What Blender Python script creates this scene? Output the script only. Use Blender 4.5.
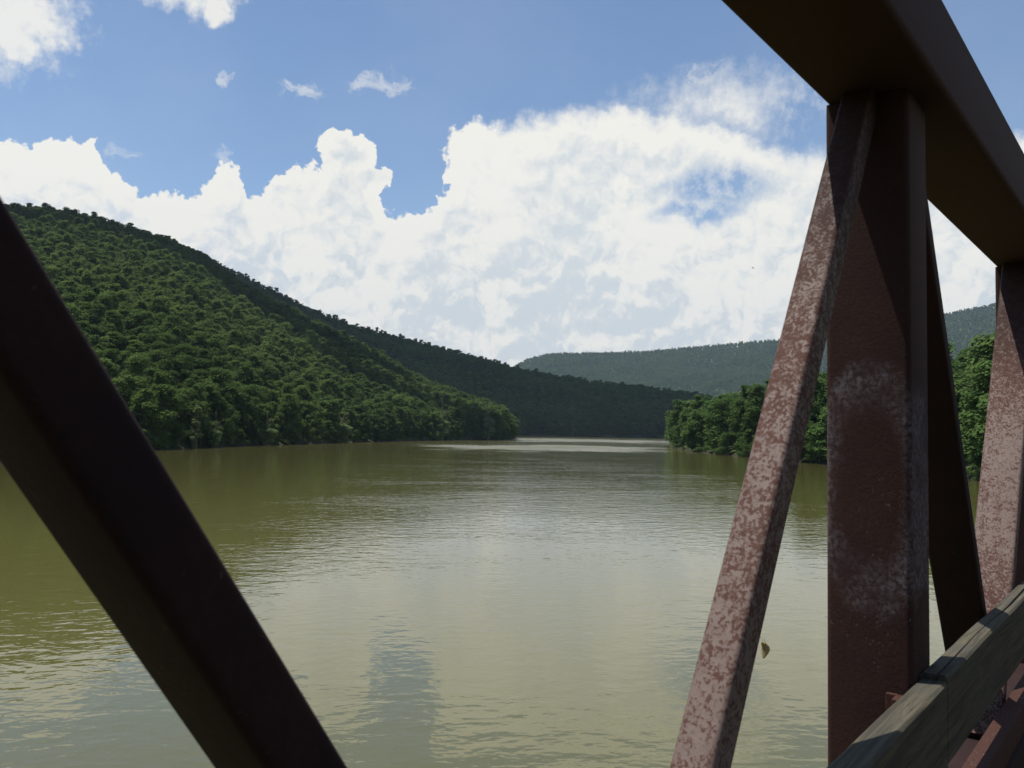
import bpy, bmesh, math, random
import numpy as np
from mathutils import Vector, Matrix
R = math.radians
random.seed(7); rng = np.random.default_rng(7)
scene = bpy.context.scene
for o in list(bpy.data.objects): bpy.data.objects.remove(o)

# ------------------------------------------------------------------ camera
EYE = 6.2                                  # height above the water, m
F_PX = 887.0; PITCH = R(3.0); ROLL = R(0.93)
_X = Vector((1, 0, 0)); _F = Vector((0, math.cos(PITCH), math.sin(PITCH))); _U = Vector((0, -math.sin(PITCH), math.cos(PITCH)))
_r = _X*math.cos(ROLL) + _U*math.sin(ROLL); _v = _U*math.cos(ROLL) - _X*math.sin(ROLL)
cam_d = bpy.data.cameras.new('camera'); cam = bpy.data.objects.new('camera', cam_d); scene.collection.objects.link(cam)
cam_d.sensor_width = 36; cam_d.lens = 36*F_PX/1024; cam_d.clip_start = 0.02; cam_d.clip_end = 40000
cam_d.dof.use_dof = True; cam_d.dof.focus_distance = 25; cam_d.dof.aperture_fstop = 18
M4 = Matrix(((_r.x, _v.x, -_F.x, 0), (_r.y, _v.y, -_F.y, 0), (_r.z, _v.z, -_F.z, EYE), (0, 0, 0, 1)))
cam.matrix_world = M4
scene.camera = cam

# ------------------------------------------------------------------ light, exposure
BR = R(36.9)                               # heading of the footbridge, right of north (+Y)
SUN_EL = R(72.0); SUN_AZ = BR - R(90) - R(24)   # compass azimuth, measured from +Y towards +X
sun_dir = Vector((math.sin(SUN_AZ)*math.cos(SUN_EL), math.cos(SUN_AZ)*math.cos(SUN_EL), math.sin(SUN_EL)))
sd = bpy.data.lights.new('sun', 'SUN'); so = bpy.data.objects.new('sun', sd); scene.collection.objects.link(so)
sd.energy = 5.0; sd.angle = R(0.5); sd.color = (1.0, 0.95, 0.87)
so.rotation_euler = (-sun_dir).to_track_quat('-Z', 'Y').to_euler()
scene.view_settings.view_transform = 'Standard'; scene.view_settings.look = 'None'
scene.view_settings.exposure = 0.0; scene.view_settings.gamma = 1.0
SKY_STRENGTH = 0.13

def aim(px, py):
    """direction in the world of a bearing read off the photograph: (azimuth, elevation) in degrees"""
    d = _F + _r*((px-512)/F_PX) - _v*((py-384)/F_PX)
    return math.degrees(math.atan2(d.x, d.y)), math.degrees(math.atan2(d.z, math.hypot(d.x, d.y)))

# ------------------------------------------------------------------ node helper
class NT:
    def __init__(self, nt): self.nt = nt
    def n(self, typ, ins=None, **props):
        nd = self.nt.nodes.new(typ)
        for k, v in props.items(): setattr(nd, k, v)
        for k, v in (ins or {}).items():
            sock = nd.inputs[k]
            if isinstance(v, bpy.types.NodeSocket): self.nt.links.new(v, sock)
            elif isinstance(v, bpy.types.Node): self.nt.links.new(v.outputs[0], sock)
            else: sock.default_value = v
        return nd
    def m(self, op, a, b=0.0, c=None, clamp=False):
        ins = {0: a, 1: b}
        if c is not None: ins[2] = c
        return self.n('ShaderNodeMath', ins, operation=op, use_clamp=clamp).outputs[0]
    def vm(self, op, a, b=(0, 0, 0)):
        nd = self.n('ShaderNodeVectorMath', {0: a, 1: b}, operation=op)
        return nd.outputs['Value'] if op in ('LENGTH', 'DOT_PRODUCT', 'DISTANCE') else nd.outputs[0]
    def smooth(self, x, lo, hi, a=0.0, b=1.0):
        return self.n('ShaderNodeMapRange', {0: x, 1: lo, 2: hi, 3: a, 4: b}, interpolation_type='SMOOTHSTEP').outputs[0]
    def noise(self, vec, scale, detail=4, rough=0.5, dist=0.0, dims='3D'):
        return self.n('ShaderNodeTexNoise', {'Vector': vec, 'Scale': scale, 'Detail': detail, 'Roughness': rough, 'Distortion': dist}, noise_dimensions=dims).outputs[0]
    def mixc(self, f, a, b, blend='MIX'):
        return self.n('ShaderNodeMix', {0: f, 6: a, 7: b}, data_type='RGBA', blend_type=blend).outputs[2]
    def mixf(self, f, a, b):
        return self.n('ShaderNodeMix', {0: f, 2: a, 3: b}, data_type='FLOAT').outputs[0]

# ------------------------------------------------------------------ sky with clouds
def build_world():
    w = bpy.data.worlds.new('World'); scene.world = w; w.use_nodes = True
    nt = w.node_tree; nt.nodes.clear(); T = NT(nt)
    sky = T.n('ShaderNodeTexSky', sky_type='NISHITA')
    sky.sun_disc = False; sky.sun_elevation = SUN_EL; sky.sun_rotation = SUN_AZ
    sky.altitude = 300; sky.air_density = 1.0; sky.dust_density = 0.25; sky.ozone_density = 3.0
    bg = T.n('ShaderNodeBackground', {'Color': sky.outputs[0], 'Strength': SKY_STRENGTH})
    tc = T.n('ShaderNodeTexCoord')
    d = T.vm('NORMALIZE', tc.outputs['Generated'])
    s = T.n('ShaderNodeSeparateXYZ', {0: d})
    az = T.m('MULTIPLY', T.m('ARCTAN2', s.outputs[0], s.outputs[1]), 57.29578)
    el = T.m('MULTIPLY', T.m('ARCSINE', s.outputs[2]), 57.29578)
    V = T.n('ShaderNodeCombineXYZ', {0: az, 1: el, 2: 0.0}).outputs[0]
    # domain warp for billowing outlines
    w1 = T.n('ShaderNodeTexNoise', {'Vector': V, 'Scale': 0.30, 'Detail': 4.0, 'Roughness': 0.62}, noise_dimensions='2D').outputs['Color']
    warp = T.vm('MULTIPLY', T.vm('SUBTRACT', w1, (0.5, 0.5, 0.5)), (2.6, 2.4, 0.0))
    Vw = T.vm('ADD', V, warp)
    sw = T.n('ShaderNodeSeparateXYZ', {0: Vw})
    # top outline of the cumulus bank
    prof = [(-400, 40), (-250, 110), (-60, 122), (0, 136), (30, 150), (60, 140), (92, 148), (112, 172), (140, 196), (165, 204), (200, 182),
            (228, 170), (243, 188), (254, 204), (276, 180), (296, 168), (322, 172), (340, 142), (358, 146), (368, 172), (380, 200), (394, 220),
            (412, 212), (432, 198), (446, 180), (456, 156), (500, 130), (560, 120), (640, 118), (700, 124), (760, 140), (820, 156), (900, 160), (1010, 140), (1150, 90), (1400, 60)]
    pts = [aim(*p) for p in prof]
    A0, A1, E0, E1 = -50.0, 50.0, 0.0, 30.0
    fc = T.n('ShaderNodeFloatCurve', {1: T.m('DIVIDE', T.m('SUBTRACT', sw.outputs[0], A0), A1-A0, clamp=True)})
    cv = fc.mapping.curves[0]; cv.points[0].location = (0, 14/30); cv.points[1].location = (1, 20/30)
    for a, e in pts:
        if A0 < a < A1: cv.points.new((a-A0)/(A1-A0), (e-E0)/(E1-E0))
    for p in cv.points: p.handle_type = 'AUTO'
    fc.mapping.update()
    top = T.m('MULTIPLY', fc.outputs[0], E1-E0)
    F = T.m('MULTIPLY', T.m('SUBTRACT', top, sw.outputs[1]), 0.30)
    F = T.m('MINIMUM', F, 1.2)
    def blob(cx, cy, rx, ry):
        a, e = aim(cx, cy); k = 57.3/F_PX
        q = T.vm('MULTIPLY', T.vm('SUBTRACT', Vw, (a, e, 0)), (1/(rx*k), 1/(ry*k), 0))
        return T.m('SUBTRACT', 1.0, T.vm('LENGTH', q))
    for b, g in (((346, 158, 26, 26), 1), ((366, 180, 24, 14), 1), ((490, 158, 42, 32), .6), ((620, 142, 90, 30), .5), ((736, 108, 60, 18), .12), ((790, 190, 60, 40), .6)):
        F = T.m('MAXIMUM', F, T.m('MULTIPLY', blob(*b), g))
    # thin shreds of cloud
    Fs = None
    for b in ((300, 89, 26, 10), (382, 82, 44, 13), (228, 82, 9, 4), (222, 158, 14, 13), (122, 152, 18, 10), (705, 78, 36, 14)):
        x = blob(*b); Fs = x if Fs is None else T.m('MAXIMUM', Fs, x)
    # loose puffs high on the left, soft edged
    Fp = None
    for b in ((2, 14, 70, 44), (-70, 0, 120, 58), (20, 44, 30, 18), (188, -10, 54, 26), (216, 8, 20, 14)):
        x = blob(*b); Fp = x if Fp is None else T.m('MAXIMUM', Fp, x)
    # gaps of blue inside the bank
    hole = T.m('MAXIMUM', T.m('MAXIMUM', blob(716, 186, 62, 26), blob(806, 116, 44, 46)), blob(700, 212, 52, 13))
    holeM = T.smooth(hole, -0.15, 0.75)
    # billows
    def billow(vec):
        v1 = T.n('ShaderNodeTexVoronoi', {'Vector': vec, 'Scale': 0.42, 'Detail': 3.0, 'Roughness': 0.62, 'Lacunarity': 2.1, 'Smoothness': 0.6}, feature='SMOOTH_F1', normalize=True, voronoi_dimensions='2D').outputs[0]
        return v1
    Vb = T.vm('ADD', V, T.vm('MULTIPLY', warp, (0.8, 0.8, 0)))
    b0 = billow(Vb); b1 = billow(T.vm('ADD', Vb, (-0.28, 0.66, 0)))
    fine = T.noise(V, 1.3, 6, 0.62, dims='2D')
    calm = T.smooth(az, -5.0, 1.0, 1.0, 0.50)
    edge = T.m('ADD', F, T.m('MULTIPLY', calm, T.m('ADD', T.m('MULTIPLY', T.m('SUBTRACT', 0.42, b0), 0.55), T.m('MULTIPLY', T.m('SUBTRACT', fine, 0.5), 0.42))))
    # the anvil on the right has a softer edge than the cumulus on the left
    soft = T.smooth(az, -6.0, 2.0, 0.05, 0.26)
    dens = T.m('MULTIPLY', T.smooth(T.m('DIVIDE', edge, soft), -0.6, 1.0), 1.0)
    dens = T.m('MULTIPLY', dens, T.m('SUBTRACT', 1.0, T.m('MULTIPLY', holeM, T.smooth(fine, 0.70, 0.36, 0.45, 0.95))))
    wis = T.noise(T.vm('MULTIPLY', Vw, (0.8, 1.7, 1)), 0.9, 6, 0.68, dims='2D')
    shred = T.m('MULTIPLY', T.smooth(T.m('ADD', Fs, T.m('MULTIPLY', T.m('SUBTRACT', wis, 0.55), 2.2)), 0.0, 0.9), 0.50)
    puff = T.m('MULTIPLY', T.smooth(T.m('ADD', Fp, T.m('ADD', T.m('MULTIPLY', T.m('SUBTRACT', fine, 0.5), 0.7), T.m('MULTIPLY', T.m('SUBTRACT', 0.42, b0), 0.5))), 0.0, 0.65), 0.90)
    # light broken cloud over the rest of the sky, behind and above the viewer
    up = T.smooth(el, 27.0, 40.0)
    beh = T.smooth(T.m('ABSOLUTE', az), 40.0, 60.0)
    gen = T.noise(T.vm('MULTIPLY', d, (1, 1, 2.2)), 2.2, 6, 0.6, 0.4)
    genm = T.m('MULTIPLY', T.smooth(gen, 0.62, 0.78), T.m('MAXIMUM', up, beh))
    veil = T.m('MULTIPLY', T.smooth(T.noise(T.vm('MULTIPLY', V, (0.6, 1.0, 1)), 0.09, 4, 0.6, dims='2D'), 0.3, 0.8), 0.05)
    dens = T.m('MAXIMUM', T.m('MAXIMUM', T.m('MAXIMUM', dens, puff), shred), T.m('MAXIMUM', genm, veil))
    dens = T.m('MULTIPLY', dens, T.smooth(el, -4.0, -1.0))
    # self shading of the billows: bright towards the sun, blue grey in the hollows
    emb = T.m('SUBTRACT', b1, b0)
    body = T.noise(Vw, 0.16, 5, 0.6, dims='2D')
    L = T.m('ADD', T.m('MULTIPLY', emb, T.smooth(el, 14, 8, 2.2, 3.8)), T.smooth(body, 0.34, 0.66, T.smooth(el, 7.0, 13.0, 0.10, 0.45), 0.98))
    L = T.m('ADD', L, T.smooth(F, 0.75, 0.05, -0.12, 0.45))
    low = T.smooth(el, 2.0, 9.5, -0.30, 0.10)
    L = T.m('ADD', L, low, clamp=True)
    L = T.smooth(L, 0.0, 1.0)
    hue = T.smooth(az, -26.0, -8.0)
    sh = T.mixc(hue, (0.66, 0.72, 0.79, 1), (0.70, 0.75, 0.775, 1))
    col = T.mixc(L, sh, (0.96, 0.94, 0.87, 1))
    bgc = T.n('ShaderNodeBackground', {'Color': col, 'Strength': CLOUD_STRENGTH})
    mx = T.n('ShaderNodeMixShader', {0: dens, 1: bg.outputs[0], 2: bgc.outputs[0]})
    out = T.n('ShaderNodeOutputWorld', {0: mx.outputs[0]})
    w.cycles.sampling_method = 'MANUAL'; w.cycles.sample_map_resolution = 512
CLOUD_STRENGTH = 1.0
build_world()
cy = scene.cycles
cy.use_denoising = True; cy.max_bounces = 6; cy.diffuse_bounces = 3; cy.glossy_bounces = 3; cy.transmission_bounces = 3
cy.volume_bounces = 0; cy.transparent_max_bounces = 6; cy.caustics_reflective = False; cy.caustics_refractive = False

# ------------------------------------------------------------------ object helpers
def link(o): scene.collection.objects.link(o); return o
def tag(o, label=None, cat=None, group=None, kind=None):
    if label: o['label'] = label
    if cat: o['category'] = cat
    if group: o['group'] = group
    if kind: o['kind'] = kind
    return o
def mesh_obj(name, verts, faces, mat=None, parent=None, smooth=False):
    me = bpy.data.meshes.new(name); me.from_pydata([tuple(v) for v in verts], [], faces); me.update()
    if mat: me.materials.append(mat)
    if smooth: me.polygons.foreach_set('use_smooth', [True]*len(me.polygons))
    o = bpy.data.objects.new(name, me); link(o); o.parent = parent
    return o
def bm_obj(name, bm, mat=None, parent=None, smooth=False):
    me = bpy.data.meshes.new(name); bm.to_mesh(me); bm.free()
    if mat: me.materials.append(mat)
    if smooth: me.polygons.foreach_set('use_smooth', [True]*len(me.polygons))
    o = bpy.data.objects.new(name, me); link(o); o.parent = parent
    return o
def new_mat(name):
    m = bpy.data.materials.new(name); m.use_nodes = True; m.node_tree.nodes.clear()
    return m, NT(m.node_tree)
def finish(T, bsdf): T.n('ShaderNodeOutputMaterial', {'Surface': bsdf.outputs[0]})

# ------------------------------------------------------------------ the lie of the land (polar tables read off the photo)
def azr(px, R_): return math.atan((px-512)/F_PX)
HZ = lambda x: 430.5 + 0.0163*(x-512)
def table(rows):
    """rows of (bearing px, range m, skyline y or None) -> arrays of azimuth, range, height above the water"""
    rows = sorted(rows); az = np.array([math.radians(aim(r[0], HZ(r[0]))[0]) for r in rows]); rr = np.array([float(r[1]) for r in rows])
    zz = np.array([0.0 if r[2] is None else EYE + r[1]*math.tan(math.radians(aim(r[0], r[2])[1])) for r in rows])
    return az, rr, zz
A_SHORE = table([(-2500, 60, None), (-900, 75, None), (-400, 110, None), (-100, 170, None), (0, 200, None), (170, 240, None), (300, 330, None), (400, 440, None), (460, 525, None), (505, 590, None), (522, 640, None)])
A_RIDGE = table([(-2500, 300, 250), (-900, 500, 230), (-300, 700, 215), (10, 750, 205), (60, 752, 211), (100, 755, 221), (160, 765, 238), (200, 780, 256), (240, 790, 285), (300, 790, 316), (345, 780, 338), (375, 770, 352), (410, 750, 374), (430, 740, 384), (470, 725, 398), (500, 710, 408), (522, 690, 426)])
B_SHORE = table([(-300, 1000, None), (480, 950, None), (560, 1010, None), (665, 1120, None), (800, 1150, None), (1100, 1150, None)])
B_RIDGE = table([(-300, 1500, 250), (100, 1500, 250), (200, 1500, 258), (240, 1500, 274), (300, 1490, 304), (350, 1480, 324), (400, 1460, 336), (430, 1450, 344), (470, 1440, 354), (520, 1430, 368), (560, 1400, 375), (600, 1380, 381), (650, 1360, 386), (690, 1350, 392), (760, 1350, 404), (850, 1350, 416), (1100, 1400, 425)])
C_RIDGE = table([(-600, 4200, 300), (300, 4300, 400), (440, 4400, 400), (500, 4450, 376), (518, 4470, 363), (530, 4480, 357), (550, 4500, 353), (600, 4500, 352), (640, 4500, 351), (700, 4480, 346), (740, 4450, 342), (780, 4420, 339), (850, 4400, 330), (900, 4350, 322), (995, 4300, 303), (1150, 4200, 286), (1500, 4000, 270), (3000, 3000, 300)])
E_SHORE = table([(671, 372, None), (676, 350, None), (690, 310, None), (740, 256, None), (800, 215, None), (830, 200, None), (900, 172, None), (975, 148, None), (1100, 120, None), (1400, 90, None), (3000, 70, None)])
E_RIDGE = table([(671, 395, 431), (676, 400, 425), (690, 430, 414), (740, 430, 401), (775, 430, 395), (830, 430, 388), (900, 440, 375), (950, 450, 368), (990, 450, 360), (1100, 450, 340), (1400, 450, 320), (3000, 400, 300)])
def ip(tab, az, k): return np.interp(az, tab[0], tab[k])
from mathutils import noise as mnoise
def hnoise(x, y, sc, seed=0.0):
    out = np.empty(len(x))
    for i in range(len(x)): out[i] = mnoise.noise(Vector((x[i]*sc+seed, y[i]*sc-seed, seed)))
    return out
def height(x, y, detail=True):
    x = np.asarray(x, float).ravel(); y = np.asarray(y, float).ravel()
    az = np.arctan2(x, y); r = np.hypot(x, y)
    z = np.full(len(x), -4.0)
    n1 = hnoise(x, y, 1/140., 3.1) if detail else 0
    n2 = hnoise(x, y, 1/420., 9.7) if detail else 0
    # A near hill on the left
    rs, rr, hr = ip(A_SHORE, az, 1), ip(A_RIDGE, az, 1), ip(A_RIDGE, az, 2)-13
    t = (r-rs)/(rr-rs); tt = np.clip(t, 0, 1)
    za = hr*(0.25*tt+0.75*tt**1.15)*1.0 + n1*9*np.sin(np.pi*tt) + 1.2*np.clip(t*20, 0, 1)
    za = np.where(t > 1, hr*np.clip(1-(r-rr)/420., 0, 1)**1.2+1.2+4*np.clip((r-rr)/300, 0, 1), za)
    za = np.where(t < 0, np.maximum(-4, t*60), za)
    fade = np.clip((A_SHORE[0][-1]-az)/0.012, 0, 1)
    za = np.where(az > A_SHORE[0][-1], -4, za*fade-4*(1-fade))
    # B dark ridge behind it
    rs, rr, hr = ip(B_SHORE, az, 1), ip(B_RIDGE, az, 1), ip(B_RIDGE, az, 2)-15
    t = (r-rs)/(rr-rs); tt = np.clip(t, 0, 1)
    zb = hr*tt**0.9 + n1*10*np.sin(np.pi*tt) + 1.2
    zb = np.where(t > 1, np.maximum(2., hr*(1-(r-rr)/700.)), zb)
    zb = np.where(t < 0, -4, zb)
    # C far mountain
    rr, hr = ip(C_RIDGE, az, 1), ip(C_RIDGE, az, 2)-12
    t = (r-2300)/(rr-2300); tt = np.clip(t, 0, 1)
    zc = hr*(tt**1.5*0.55+0.45*tt**3) + (n1*16+n2*75)*np.sin(np.pi*tt**1.3)+2
    zc = np.where(t > 1, np.maximum(2., hr*(1-(r-rr)/2500.)), zc)
    zc = np.where(t < 0, -4, zc)
    # E right bank
    rs, rr, hr = ip(E_SHORE, az, 1), ip(E_RIDGE, az, 1), ip(E_RIDGE, az, 2)-15
    hr = np.maximum(hr, 1.0)
    t = (r-rs)/(rr-rs); tt = np.clip(t, 0, 1)
    ze = hr*tt**0.9+0.9*np.clip(t*20, 0, 1)
    ze = np.where(t > 1, np.maximum(1.5, hr*(1+0.0*(r-rr))*np.clip(1-(r-rr)/900., 0, 1)), ze)
    ze = np.where(t < 0, np.maximum(-4, t*60), ze)
    ze = np.where(az < E_SHORE[0][0], -4, ze)
    z = np.maximum.reduce([za, zb, zc, ze])
    # wooded land behind the viewer, unseen; raised high to cut skylight on the steel
    back = np.clip((np.abs(az)-1.35)/0.25, 0, 1)
    zk = np.clip((r-260)/520., 0, 1)*190*back - 4*(1-np.clip((r-260)/30., 0, 1))
    return np.where(back > 0, np.where(r > 260, np.maximum(zk, np.where(back < 1, z, -4)), -4), z)

# materials of land and water
def mat_ground():
    m, T = new_mat('forest_floor')
    tc = T.n('ShaderNodeNewGeometry').outputs['Position']
    n = T.noise(tc, 0.05, 6, 0.6); n2 = T.noise(tc, 1.1, 5, 0.6)
    c = T.mixc(T.smooth(n, 0.35, 0.65), (0.045, 0.07, 0.022, 1), (0.07, 0.09, 0.03, 1))
    c = T.mixc(T.smooth(n2, 0.45, 0.7, 0, 0.5), c, (0.08, 0.065, 0.04, 1))
    z = T.n('ShaderNodeSeparateXYZ', {0: tc}).outputs[2]
    c = T.mixc(T.smooth(z, 0.9, 0.35), c, (0.038, 0.036, 0.022, 1))      # bare mud at the water's edge
    b = T.n('ShaderNodeBump', {'Strength': 0.6, 'Distance': 0.5, 'Height': n2})
    finish(T, T.n('ShaderNodeBsdfPrincipled', {'Base Color': c, 'Roughness': 0.95, 'Normal': b.outputs[0], 'Specular IOR Level': 0.2}))
    return m
def mat_water():
    m, T = new_mat('lake_water')
    P = T.n('ShaderNodeNewGeometry').outputs['Position']
    # wind ripples: crests run across the view, broken into rough and calm patches
    rot = T.n('ShaderNodeVectorRotate', {'Vector': P, 'Angle': R(-9)}, rotation_type='Z_AXIS').outputs[0]
    st = T.vm('MULTIPLY', rot, (0.75, 1.0, 1.0))
    wob = T.vm('ADD', st, T.vm('MULTIPLY', T.n('ShaderNodeTexNoise', {'Vector': P, 'Scale': 0.35, 'Detail': 2.0}).outputs['Color'], (0.0, 0.9, 0.0)))
    big = T.noise(wob, 1.1, 2, 0.5); med = T.noise(wob, 2.7, 2, 0.5); fin = T.noise(T.vm('MULTIPLY', wob, (0.8, 1, 1)), 6.5, 2, 0.5)
    swell = T.noise(T.vm('MULTIPLY', wob, (0.7, 1, 1)), 0.42, 2, 0.5)
    big = T.m('ADD', big, T.m('MULTIPLY', swell, T.smooth(T.vm('LENGTH', P), 35.0, 110.0, 0.0, 1.7)))
    h = T.m('ADD', T.m('ADD', T.m('MULTIPLY', big, 0.9), T.m('MULTIPLY', med, 0.44)), T.m('MULTIPLY', fin, 0.05))
    patch = T.smooth(T.noise(T.vm('MULTIPLY', P, (0.5, 1, 1)), 0.09, 3, 0.55), 0.38, 0.62, 0.62, 1.15)
    r = T.vm('LENGTH', P)
    near = T.smooth(r, 15.0, 90.0, 0.75, 1.0)
    lee = T.smooth(T.n('ShaderNodeSeparateXYZ', {0: P}).outputs[0], -14.0, -44.0, 1.0, 0.55)
    bump = T.n('ShaderNodeBump', {'Strength': 1.0, 'Distance': T.m('MULTIPLY', T.m('MULTIPLY', T.m('MULTIPLY', patch, near), lee), WAVE), 'Height': h})
    # ruffled streaks far out near the mouth of the bend
    def streak(cx, cy, rx, ry, ang):
        q = T.n('ShaderNodeVectorRotate', {'Vector': T.vm('SUBTRACT', P, (cx, cy, 0)), 'Angle': ang}, rotation_type='Z_AXIS').outputs[0]
        q = T.vm('MULTIPLY', q, (1/rx, 1/ry, 0))
        return T.m('SUBTRACT', 1.0, T.vm('LENGTH', q))
    wn = T.m('MULTIPLY', T.m('SUBTRACT', T.noise(T.vm('MULTIPLY', P, (1, 0.5, 1)), 0.03, 5, 0.6), 0.5), 2.2)
    s1 = T.smooth(T.m('ADD', streak(14, 335, 52, 74, 0.25), wn), -0.15, 0.9)
    s2 = T.smooth(T.m('ADD', streak(40, 640, 110, 150, -0.1), wn), -0.1, 0.9)
    sm = T.m('MAXIMUM', s1, T.m('MULTIPLY', s2, 0.8), clamp=True)
    rough = T.mixf(sm, T.smooth(r, 20.0, 500.0, 0.02, 0.10), 0.42)
    silt = T.noise(P, 0.02, 5, 0.6)
    base = T.mixc(silt, (0.094, 0.089, 0.026, 1), (0.112, 0.104, 0.032, 1))
    base = T.mixc(T.m('MULTIPLY', T.smooth(T.n('ShaderNodeSeparateXYZ', {0: P}).outputs[0], 5, -30), 0.0), base, base)
    finish(T, T.n('ShaderNodeBsdfPrincipled', {'Base Color': base, 'Roughness': rough, 'IOR': 1.42, 'Normal': bump.outputs[0]}))
    return m
WAVE = 0.030

def build_ground():
    azs = np.concatenate([np.arange(-180, -80, 5.0), np.arange(-80, -36, 1.5), np.arange(-36, 36, 0.2), np.arange(36, 80, 1.5), np.arange(80, 180, 5.0)])
    azs = np.radians(azs)
    rs = np.concatenate([[0.01, 20, 50], np.arange(60, 240, 5), np.arange(240, 800, 8), np.arange(800, 1700, 30), np.arange(1700, 5400, 85), [5800, 6500, 8000, 11000, 16000, 26000]])
    A, RR = np.meshgrid(azs, rs); x = RR*np.sin(A); y = RR*np.cos(A)
    z = height(x, y).reshape(A.shape)
    z[RR > 6200] = np.maximum(z[RR > 6200], 2)
    verts = np.stack([x.ravel(), y.ravel(), z.ravel()], 1)
    na = len(azs); faces = []
    for j in range(len(rs)-1):
        for i in range(na):
            i2 = (i+1) % na
            faces.append((j*na+i, j*na+i2, (j+1)*na+i2, (j+1)*na+i))
    o = mesh_obj('terrain', verts, faces, mat_ground(), smooth=True)
    tag(o, 'wooded hills and muddy banks around the lake', kind='structure')
build_ground()
bm = bmesh.new()
ring = [bm.verts.new((2600*math.sin(a), 2600*math.cos(a), 0)) for a in np.linspace(0, 2*math.pi, 65)[:-1]]
bm.faces.new(list(reversed(ring)))
o = bm_obj('water', bm, mat_water()); tag(o, 'murky olive lake with light wind ripples', kind='structure')

# ------------------------------------------------------------------ trees
def mat_leaf(name, c1, c2, c3):
    m, T = new_mat(name)
    oi = T.n('ShaderNodeObjectInfo'); P = T.n('ShaderNodeNewGeometry').outputs['Position']
    rnd = oi.outputs['Random']
    big = T.noise(P, 0.011, 3, 0.5)
    f = T.m('ADD', T.m('MULTIPLY', rnd, 0.75), T.m('MULTIPLY', T.m('SUBTRACT', big, 0.5), 1.1), clamp=True)
    c = T.mixc(f, c1, c2)
    stand = T.noise(P, 0.006, 2, 0.5, 0.5)
    c = T.mixc(T.smooth(stand, 0.42, 0.62, 0, 0.55), c, c3)
    c = T.mixc(T.smooth(T.m('FRACT', T.m('MULTIPLY', rnd, 7.31)), 0.78, 1.0), c, c3)
    ln = T.noise(P, 0.9, 2, 0.5)
    c = T.mixc(T.smooth(ln, 0.35, 0.65, 0, 0.45), c, T.mixc(0.5, c, (0.10, 0.13, 0.035, 1)))
    d = T.n('ShaderNodeBsdfDiffuse', {'Color': c}); t = T.n('ShaderNodeBsdfTranslucent', {'Color': c})
    finish(T, T.n('ShaderNodeMixShader', {0: 0.42, 1: d.outputs[0], 2: t.outputs[0]}))
    return m
LEAF = mat_leaf('broadleaf_foliage', (0.066, 0.112, 0.034, 1), (0.115, 0.185, 0.048, 1), (0.145, 0.205, 0.056, 1))
LEAF_BANK = mat_leaf('riverbank_foliage', (0.075, 0.130, 0.040, 1), (0.115, 0.205, 0.060, 1), (0.14, 0.22, 0.070, 1))
LEAF_PALE = mat_leaf('willow_foliage', (0.20, 0.27, 0.10, 1), (0.22, 0.30, 0.12, 1), (0.25, 0.31, 0.14, 1))
def mat_bark():
    m, T = new_mat('bark'); P = T.n('ShaderNodeTexCoord').outputs['Object']
    n = T.noise(T.vm('MULTIPLY', P, (4, 4, 0.7)), 2.0, 5, 0.7)
    finish(T, T.n('ShaderNodeBsdfPrincipled', {'Base Color': T.mixc(n, (0.05, 0.04, 0.03, 1), (0.20, 0.17, 0.13, 1)), 'Roughness': 0.9}))
    return m
BARK = mat_bark()
def crown_mesh(name, seed, H, rad, n_puff, n_leaf, leaf, mat, base=0.18, lean=0.0):
    """a crown of many leaf clumps: quads scattered through the skins of overlapping puffs"""
    g = np.random.default_rng(seed)
    pc = []; pr = []
    for i in range(n_puff):
        t = base + (1-base)*((i+0.5)/n_puff)**0.9
        tb = (t-base)/(1-base); prof = max(0.12, (1-tb**2.4))**0.5*(0.82+0.18*min(1, tb*3))      # full skirted dome, as trees in a closed canopy
        a = g.uniform(0, 2*math.pi); q = rad*prof*g.uniform(0.20, 0.80)
        rr = rad*g.uniform(0.22, 0.42)*(0.65+0.35*prof)
        pc.append((q*math.cos(a)+lean*t*H, q*math.sin(a), min(t*H, H-rr*0.75))); pr.append(rr)
    pc = np.array(pc); pr = np.array(pr)
    w = pr**2/np.sum(pr**2); idx = g.choice(n_puff, n_leaf, p=w)
    d = g.normal(size=(n_leaf, 3)); d /= np.linalg.norm(d, axis=1)[:, None]
    d[:, 2] = np.where(g.random(n_leaf) < 0.72, np.abs(d[:, 2]), d[:, 2])
    rr = pr[idx]*(0.45+0.72*g.random(n_leaf)**0.8)
    c = pc[idx]+d*rr[:, None]*np.array([1, 1, 0.8])
    nrm = d*0.8+g.normal(size=(n_leaf, 3))*0.34+np.array([0, 0, 0.95]); nrm /= np.linalg.norm(nrm, axis=1)[:, None]
    a = np.cross(nrm, g.normal(size=(n_leaf, 3))); a /= np.linalg.norm(a, axis=1)[:, None]; b = np.cross(nrm, a)
    s = leaf*g.uniform(0.6, 1.3, n_leaf)[:, None]
    v = np.stack([c-a*s, c-b*s*0.62, c+a*s*g.uniform(0.6, 1.1, n_leaf)[:, None], c+b*s*0.62], 1).reshape(-1, 3)
    me = bpy.data.meshes.new(name); me.vertices.add(len(v)); me.vertices.foreach_set('co', v.ravel())
    me.loops.add(len(v)); me.loops.foreach_set('vertex_index', np.arange(len(v), dtype=np.int32))
    me.polygons.add(n_leaf); me.polygons.foreach_set('loop_start', np.arange(0, len(v), 4, dtype=np.int32))
    me.polygons.foreach_set('loop_total', np.full(n_leaf, 4, dtype=np.int32))
    me.update(calc_edges=True); me.materials.append(mat)
    return me
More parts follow.
